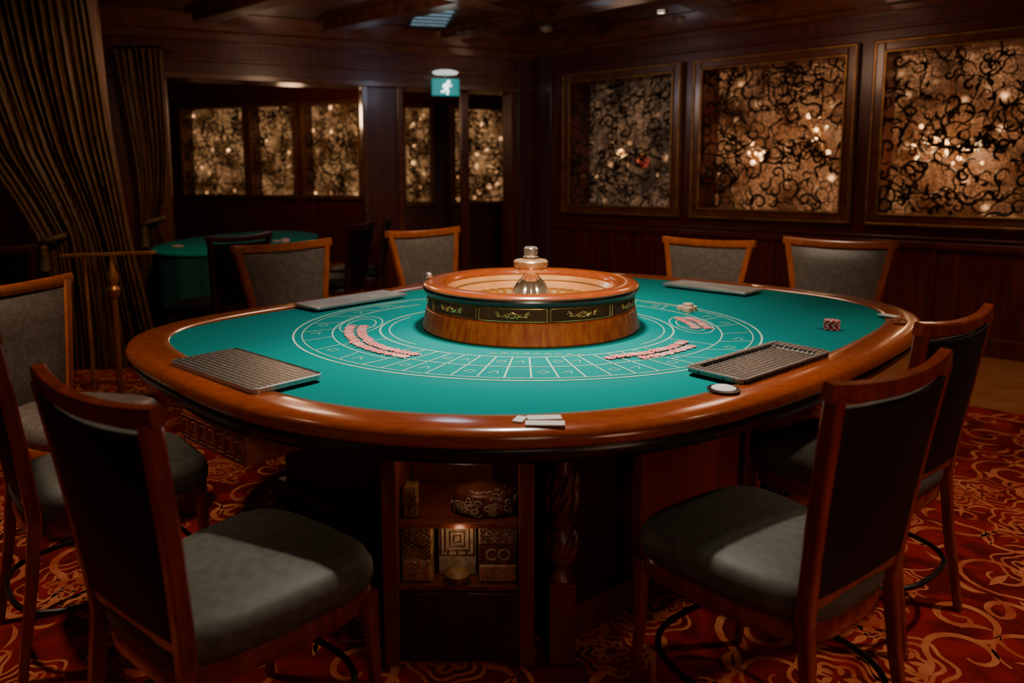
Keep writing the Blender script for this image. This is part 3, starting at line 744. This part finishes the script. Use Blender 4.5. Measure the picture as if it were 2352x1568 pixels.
# fluted bell of the spindle
mb = MB(); rings = []
for r_, z in ((.074,.096),(.074,.106),(.070,.118),(.064,.140),(.050,.166),(.032,.184),(.022,.196),(.020,.21)):
    rings.append([(r_*(1+.045*math.cos(12*t))*math.cos(t), r_*(1+.045*math.cos(12*t))*math.sin(t), z) for t in [2*PI*q/96 for q in range(96)]])
mb.loft(rings); mb.build('spindle', chrome, wheel, ang=60)
L([(.02,.200),(.048,.202),(.058,.206),(.060,.214),(.054,.219),(.060,.224),(.066,.228),(.066,.244),(.060,.250),(.03,.254),(.02,.254)], 'collar', copper, 48, True, True)
L([(.020,.252),(.030,.257),(.030,.263),(.020,.268),(.027,.275),(.027,.294),(.021,.300),(.004,.302)], 'finial', chrome, 32, True, True)
mb = MB(); mb.ball((-.395,.03,.184), .014); mb.build('rim_knob', chrome, wheel)
def bandp(a, z, r=.396): return Vector((r*math.cos(a), r*math.sin(a), z))
NP = 10
for i in range(NP):
    c = -PI/2 + .13 + (i+.5)*2*PI/NP; h = PI/NP*.95; mb = MB()
    pl = [bandp(c-h+2*h*q/14, .085) for q in range(15)] + [bandp(c+h-2*h*q/14, .128) for q in range(15)]
    mb.tube(pl, .0016, 5, closed=True)
    for sg in (-1, 1):
        for q0 in (.06, .13):
            pl = []
            for q in range(15):
                t = q/14; aa = c+sg*(q0+.035*t*math.cos(5*t+.4)); pl.append(bandp(aa, .106+.013*t*math.sin(5*t+.4+q0*20)))
            mb.tube(pl, lambda t: .0012+.0022*math.sin(PI*t), 5)
        mb.tube([bandp(c+sg*.16*t, .106+.006*math.sin(9*t)) for t in [q/12 for q in range(13)]], .0015, 5)
    mb.tube([bandp(c+.028*math.cos(t), .106+.009*math.sin(t)) for t in [2*PI*q/14 for q in range(14)]], .002, 5, closed=True)
    mb.build('gilt_ornament', gold, wheel)

# ------------------------------------------------------------------ trays
def tray(x, y, ang, lx, ly, z, label, kind):
    r = thing('tray', label, 'tray', (x, y, z), ang)
    def rr(k, zz, cr_=.02):
        pts = []
        for cx, cy, a0 in ((lx/2*k-cr_,ly/2*k-cr_,0),(-lx/2*k+cr_,ly/2*k-cr_,90),(-lx/2*k+cr_,-ly/2*k+cr_,180),(lx/2*k-cr_,-ly/2*k+cr_,270)):
            for q in range(5): a = D(a0+22.5*q); pts.append((cx+cr_*math.cos(a), cy+cr_*math.sin(a), zz))
        return pts
    if kind == 'plate':
        mb = MB(); mb.loft([rr(1,0), rr(1,.012), rr(.985,.0135), rr(.985,.001)], loop=True); mb.build('edge', steel, r)
        mb = MB(); mb.loft([rr(.984,.001), rr(.984,.011)]); mb.build('plate', perf_mat, r)
    elif kind == 'well':
        mb = MB(); mb.loft([rr(1,0), rr(1,.013), rr(.99,.015), rr(.86,.013), rr(.80,.004), rr(.80,.001)], loop=True); mb.build('edge', perf_mat, r)
        mb = MB(); mb.loft([rr(.80,.001), rr(.80,.004)]); mb.build('plate', perf_mat, r)
        mb = MB(); mb.tube(rr(1.0,.012), .0035, 6, closed=True); mb.build('bead', steel, r)
    else:
        mb = MB(); mb.loft([rr(.985,0,.008), rr(1,.002,.008), rr(1,.009,.008), rr(.985,.011,.008)]); mb.build('body', steel, r)
        mb = MB(); mb.loft([rr(.97,.0112,.008), rr(.965,.0128,.008), rr(.92,.0128,.008), rr(.91,.0115,.008)], cap0=True); mb.build('lid', greylid, r)
ZT = .771
tray(-.775, 2.085, math.atan2(-.657,.753), .48, .215, ZT, 'perforated black tray on the near left side of the table', 'plate')
tray(.75, 2.175, math.atan2(.66,.75), .50, .19, ZT, 'perforated black tray with sunken well on the near right side', 'well')
tray(-.715, 3.29, math.atan2(.77,.66), .50, .17, ZT, 'flat grey metal tray at the far left side of the table', 'lid')
tray(1.0, 3.67, math.atan2(-.70,.73), .46, .19, ZT, 'flat grey metal tray at the far right side of the table', 'lid')

# ------------------------------------------------------------------ small things on the table
def card(x, y, z, rz, w, h, label, group=None, name='card'):
    mb = MB(); mb.box(-w/2, w/2, -h/2, h/2, 0, .0035); o = mb.build(name, white_card, None, False, bevel=.001)
    o.location = (x, y, z); o.rotation_euler = (0,0,rz); tag(o, label, 'card', group)
card(.075, 1.662, ZT, D(4), .080, .028, 'upper of the white cards on the near rim')
card(.075, 1.622, ZT, D(-1), .090, .030, 'lower right of the white cards on the near rim')
card(.018, 1.650, ZT, D(70), .040, .024, 'small tilted white card at left end of the near rim cards')
card(1.515, 2.93, ZT, D(-60), .07, .045, 'single white card on the rim at far right')
r = thing('button_holder', 'white round button in a dark dish on the near right rim', 'button', (.555, 1.885, ZT), D(40))
mb = MB(); mb.lathe([(.030,0),(.042,.002),(.043,.006),(.036,.007),(.033,.003)], 28); mb.build('dish', black_pad, r)
mb = MB(); mb.lathe([(.031,.003),(.032,.008),(.026,.011),(.004,.012)], 28); mb.build('button', white_card, r)
r = thing('rim_plate', 'small dark inset plate on the rim below the single white card', 'plate', (1.49, 2.79, ZT), D(55))
mb = MB(); mb.box(-.045,.045,-.022,.022,0,.004); mb.build('plate', wood_red, r, False, bevel=.002)
mb = MB(); mb.tube([(-.038,-.016,.005),(.038,-.016,.005),(.038,.016,.005),(-.038,.016,.005)], .0018, 5, closed=True); mb.build('edging', gilt, r)

def chip_obj(m, R=.022, h=.006):
    mb = MB(); mb.lathe([(R*.9,0),(R,h*.2),(R,h*.8),(R*.9,h),(R*.62,h),(R*.6,h*.9),(.001,h*.9)], 24); return mb.build('casino_chip', m, None)
protos = {}
def chip(m, x, y, z, label, group, R=.022, h=.006):
    key = (m.name, R, h)
    if key not in protos: protos[key] = o = chip_obj(m, R, h)
    else: o = protos[key].copy(); C.objects.link(o)
    o.location = (x, y, z); o.rotation_euler = (0, 0, random.uniform(0, 6)); tag(o, label, 'chip', group)
def chip_row(a0, a1, r0, n, label, group, rows=1, maxh=2, dr_=.052):
    for i in range(n):
        a = D(a0+(a1-a0)*i/(n-1))
        for j in range(rows):
            p = el(r0+dr_*j, a)
            for q in range(random.randint(1, maxh)):
                chip(random.choice((chip_pink, chip_pink, chip_pale)), p.x+random.uniform(-.002,.002), p.y+random.uniform(-.002,.002), .7615+.0027*q, label, group, .019, .0025)
chip_row(180, 206, .72, 9, 'pink and white chip in the curved row left of the wheel', 'chips left of the wheel', 2, 1)
chip_row(208, 234, .73, 10, 'pink and white chip in the curved row left of the wheel', 'chips left of the wheel', 2, 1, .054)
chip_row(294, 329, .72, 13, 'pink and white chip in the row right of the wheel', 'chips right of the wheel', 1, 2)
chip_row(303, 325, .775, 8, 'pink and white chip in the row right of the wheel', 'chips right of the wheel', 1, 1)
chip_row(-3, 16, .74, 7, 'pale chip in the small patch beside the wheel base at right', 'chips beside wheel base', 2, 1)
for q in range(6): chip(chip_red, 1.192+random.uniform(-.001,.001), 2.709, .7615+.0062*q, 'red chip in the lone stack at the right end of the felt', 'lone red stack', .029)
for q in range(5):
    for j in range(3 if q < 3 else 1):
        rr = .025 if q < 3 else .004
        chip(chip_tan, .745+rr*math.cos(2*PI*j/3+.4), 3.10+rr*math.sin(2*PI*j/3+.4), .7615+.0062*q, 'tan chip in the small pile behind the wheel at right', 'tan chip pile', .021)

# ------------------------------------------------------------------ things in the shelf cabinet
def relief(mb, x0, x1, z0, z1, y, kind, r_=.0022):
    if kind == 'maze':
        for w in (1, .72, .44, .2):
            cx, cz = (x0+x1)/2, (z0+z1)/2; hx, hz = (x1-x0)/2*w*.92, (z1-z0)/2*w*.92
            mb.tube([(cx+a*hx, y, cz+b*hz) for a, b in ((-1,-1),(1,-1),(1,1),(-1,1))], r_, 5, closed=True)
        for t in (.25, .5, .75):
            mb.tube([(x0+(x1-x0)*t, y, z0+.005), (x0+(x1-x0)*t, y, z0+.02)], r_, 5); mb.tube([(x0+(x1-x0)*t, y, z1-.02), (x0+(x1-x0)*t, y, z1-.005)], r_, 5)
    else:
        nx, nz = max(3, round((x1-x0)/.016)), max(2, round((z1-z0)/.013))
        for i in range(nx):
            for j in range(nz):
                cx = x0+(i+.5)*(x1-x0)/nx; cz = z0+(j+.5)*(z1-z0)/nz
                mb.tube([(cx+.36*(x1-x0)/nx*math.cos(t), y, cz+.38*(z1-z0)/nz*math.sin(t)) for t in [2*PI*q/8*.8+i*2+j for q in range(9)]], r_, 5)
r = thing('patterned_box', 'narrow carved gilt box at the left of the lower shelf', 'box', (-.257, 1.93, .239))
mb = MB(); mb.box(-.042,.042,-.05,.09,0,.155); mb.build('body', gilt_box, r, False, bevel=.004)
mb = MB(); relief(mb, -.039, .039, .07, .15, -.051, 'curl'); mb.build('carving', carve_dark, r)
mb = MB(); mb.box(-.038,.038,-.054,-.05,.006,.062); mb.build('front_panel', aged_print, r, False, bevel=.002)
mb = MB(); relief(mb, -.036, .036, .008, .060, -.055, 'curl'); mb.build('panel_pattern', carve_mat, r)
r = thing('patterned_box', 'gilt box with square maze pattern in the middle of the lower shelf', 'box', (-.150, 1.955, .239))
mb = MB(); mb.box(-.052,.052,-.04,.08,0,.160); mb.build('body', aged_print, r, False, bevel=.004)
mb = MB(); relief(mb, -.049, .049, .055, .157, -.041, 'maze', .003); mb.build('maze_pattern', carve_dark, r)
r = thing('bowl', 'small round gilt bowl in front of the maze box on the lower shelf', 'bowl', (-.148, 1.880, .239))
mb = MB(); mb.lathe([(.016,0),(.018,.004),(.026,.012),(.033,.026),(.030,.026),(.024,.013),(.004,.006)], 28); mb.build('body', gilt_box, r)
mb = MB(); mb.lathe([(.029,.024),(.022,.031),(.012,.035),(.002,.036)], 24); mb.build('contents', gilt_box, r)
r = thing('patterned_box', 'dark box with large pale letters at the right of the lower shelf', 'box', (-.038, 1.93, .239))
mb = MB(); mb.box(-.053,.053,-.05,.09,0,.160); mb.build('body', carve_dark, r, False, bevel=.004)
mb = MB(); mb.box(-.051,.051,-.053,-.05,.112,.156); mb.build('top_label', aged_print, r, False)
mb = MB(); relief(mb, -.049, .049, .114, .154, -.0535, 'curl'); mb.build('label_pattern', carve_dark, r)
mb = MB(); mb.box(-.050,.050,-.056,-.05,.004,.050); mb.build('lower_panel', aged_print, r, False, bevel=.002)
mb = MB(); relief(mb, -.048, .048, .006, .048, -.0565, 'curl'); mb.build('panel_pattern', carve_mat, r)
cu = bpy.data.curves.new('letters', 'FONT'); cu.body = 'CO'; cu.size = .046; cu.extrude = .0015; cu.align_x = 'CENTER'
tmp = bpy.data.objects.new('letters', cu); C.objects.link(tmp); bpy.context.view_layer.update()
me = bpy.data.meshes.new_from_object(tmp.evaluated_get(bpy.context.evaluated_depsgraph_get())); bpy.data.objects.remove(tmp)
me.materials.clear(); me.materials.append(aged_print)
lt = bpy.data.objects.new('letters', me); C.objects.link(lt); lt.parent = r; lt.location = (0,-.053,.064); lt.rotation_euler = (PI/2,0,0)
r = thing('basket', 'low carved gilt basket on the upper shelf', 'basket', (-.075, 1.95, .416))
mb = MB(); mb.loft([[(.088*w*math.cos(t), .06*w*math.sin(t), z) for t in [2*PI*q/32 for q in range(32)]] for w, z in ((.92,0),(1,.008),(1,.042),(.92,.055),(.6,.066),(.05,.070))]); mb.build('body', carve_dark, r)
mb = MB()
rb = random.Random(9)
for i in range(60):
    a = -PI*rb.uniform(.02,.98); zz = rb.uniform(.010,.060); kx = 1.0 if zz < .042 else 1-.45*(zz-.042)/.02
    cx, cy = .091*math.cos(a)*kx, .063*math.sin(a)*kx; tx, ty = -math.sin(a), math.cos(a)*.7
    mb.tube([(cx+tx*.014*(.3+.7*t)*math.cos(6*t+i), cy+ty*.014*(.3+.7*t)*math.cos(6*t+i), zz+.009*(.3+.7*t)*math.sin(6*t+i)) for t in [q/10 for q in range(11)]], .0026, 5)
mb.build('scroll_carving', aged_print, r)
r = thing('carved_box', 'small carved gilt box at the left of the upper shelf', 'box', (-.272, 1.91, .416))
mb = MB(); mb.box(-.02,.02,-.02,.03,0,.035); mb.build('body', carve_dark, r, False, bevel=.003)
mb = MB(); mb.box(-.016,.016,-.016,.026,.035,.085); relief(mb, -.016, .016, .040, .082, -.017, 'curl'); relief(mb, -.019, .019, .004, .031, -.021, 'curl'); mb.build('carving', gilt_box, r, False)

# ------------------------------------------------------------------ teal card table in the background
tc_ = Vector((-2.39, 6.56, 0))
r = thing('card_table', 'oval teal covered card table in the background at left', 'table', tc_)
def oval(k, z, wob=0): return [(.60*k*math.cos(t)*(1+wob*math.sin(18*t)), 1.16*k*math.sin(t)*(1+wob*math.sin(18*t)), z) for t in [2*PI*q/72 for q in range(72)]]
mb = MB(); mb.loft([oval(.99,.735), oval(1,.742), oval(1,.755), oval(.985,.76)]); mb.build('tabletop', felt_mat, r, ang=30)
mb = MB(); mb.loft([oval(.985,.742), oval(.98,.6,.008), oval(.98,.35,.02)], False, False); mb.build('skirt', skirt_mat, r, ang=60)
mb = MB(); mb.lathe([(.3,.009),(.3,.04),(.12,.08),(.1,.70),(.3,.735)], 32); mb.build('pedestal', wood_dark, r)
for i, (x, y) in enumerate(((.33,-.1),(.38,-.02),(.36,.06),(-.15,.35),(-.1,.2),(-.05,.28),(.42,-.14),(-.35,-.55),(-.3,-.6))):
    chip(chip_pale, tc_.x+x, tc_.y+y, .761, 'pale chip lying on the background card table', 'chips on the background table', .035)

# ------------------------------------------------------------------ lights
def spot(name, loc, tgt, power, size, blend, col, rad=.1):
    l = bpy.data.lights.new(name, 'SPOT'); l.energy = power; l.spot_size = D(size); l.spot_blend = blend; l.color = col; l.shadow_soft_size = rad
    o = bpy.data.objects.new(name, l); C.objects.link(o); o.location = loc
    o.rotation_euler = (Vector(tgt)-Vector(loc)).to_track_quat('-Z', 'Y').to_euler()
warm = (1,.80,.58)
spot('table_spot', (.1,2.75,2.66), (.1,2.75,0), 185, 82, 1.0, (1,.92,.82), .12)
spot('pool_spot', (.1,2.45,2.66), (.1,2.5,0), 75, 58, 1.0, (1,.90,.78), .10)
spot('near_spot', (0,2.65,2.66), (0,1.40,.4), 145, 75, .7, (1,.84,.66), .04)
spot('wheel_spot', (.1,.35,2.6), (.07,2.75,.86), 135, 26, .8, (1,.82,.58), .06)
spot('far_chair_spot', (.3,2.4,2.66), (.3,4.7,.7), 125, 80, .8, warm, .1)
spot('curtain_spot', (-1.4,3.6,2.6), (-3.0,5.0,1.2), 75, 75, .9, (1,.68,.36), .04)
spot('carpet_right_spot', (2.2,2.0,2.66), (1.9,2.1,0), 125, 80, .9, (1,.76,.54), .08)
spot('carpet_left_spot', (-2.0,1.9,2.66), (-1.9,2.1,0), 105, 80, .9, (1,.76,.54), .08)
spot('right_floor_spot', (2.7,4.4,2.6), (3.1,4.7,0), 60, 70, .9, (1,.74,.5), .08)
spot('back_room_spot', (-2.4,7.2,2.66), (-2.4,6.3,.7), 270, 75, .8, warm, .1)
point('back_room_glow', (-2.8,9.6,2.1), 30, (1,.56,.30), .15)
point('cool_glow', (-.5,6.0,2.3), 6, (.66,.76,1), .15)
point('wall_glow', (1.6,5.0,2.35), 15, (1,.58,.36), .2)
point('corner_glow', (-1.6,5.4,2.3), 17, (1,.60,.36), .2)
point('front_fill', (.5,-.7,2.2), 18, (1,.68,.46), .35)  # added warm fill behind the camera for chair backs and pedestal
point('low_right_fill', (1.3,.3,.95), 11, (1,.58,.36), .25)  # added low fill to brighten the red pedestal panel, no floor lamp there
point('shelf_fill_upper', (-.14,1.885,.625), .36, (1,.70,.44), .01)  # added weak light so the upper shelf's contents show, no fixture
point('shelf_fill_lower', (-.14,1.855,.392), .17, (1,.70,.44), .02)  # same added fill for the lower shelf, no fixture
w = bpy.data.worlds.new('world'); bpy.context.scene.world = w; w.use_nodes = True
bg = w.node_tree.nodes['Background']; bg.inputs[0].default_value = (.9,.48,.30,1); bg.inputs[1].default_value = .015
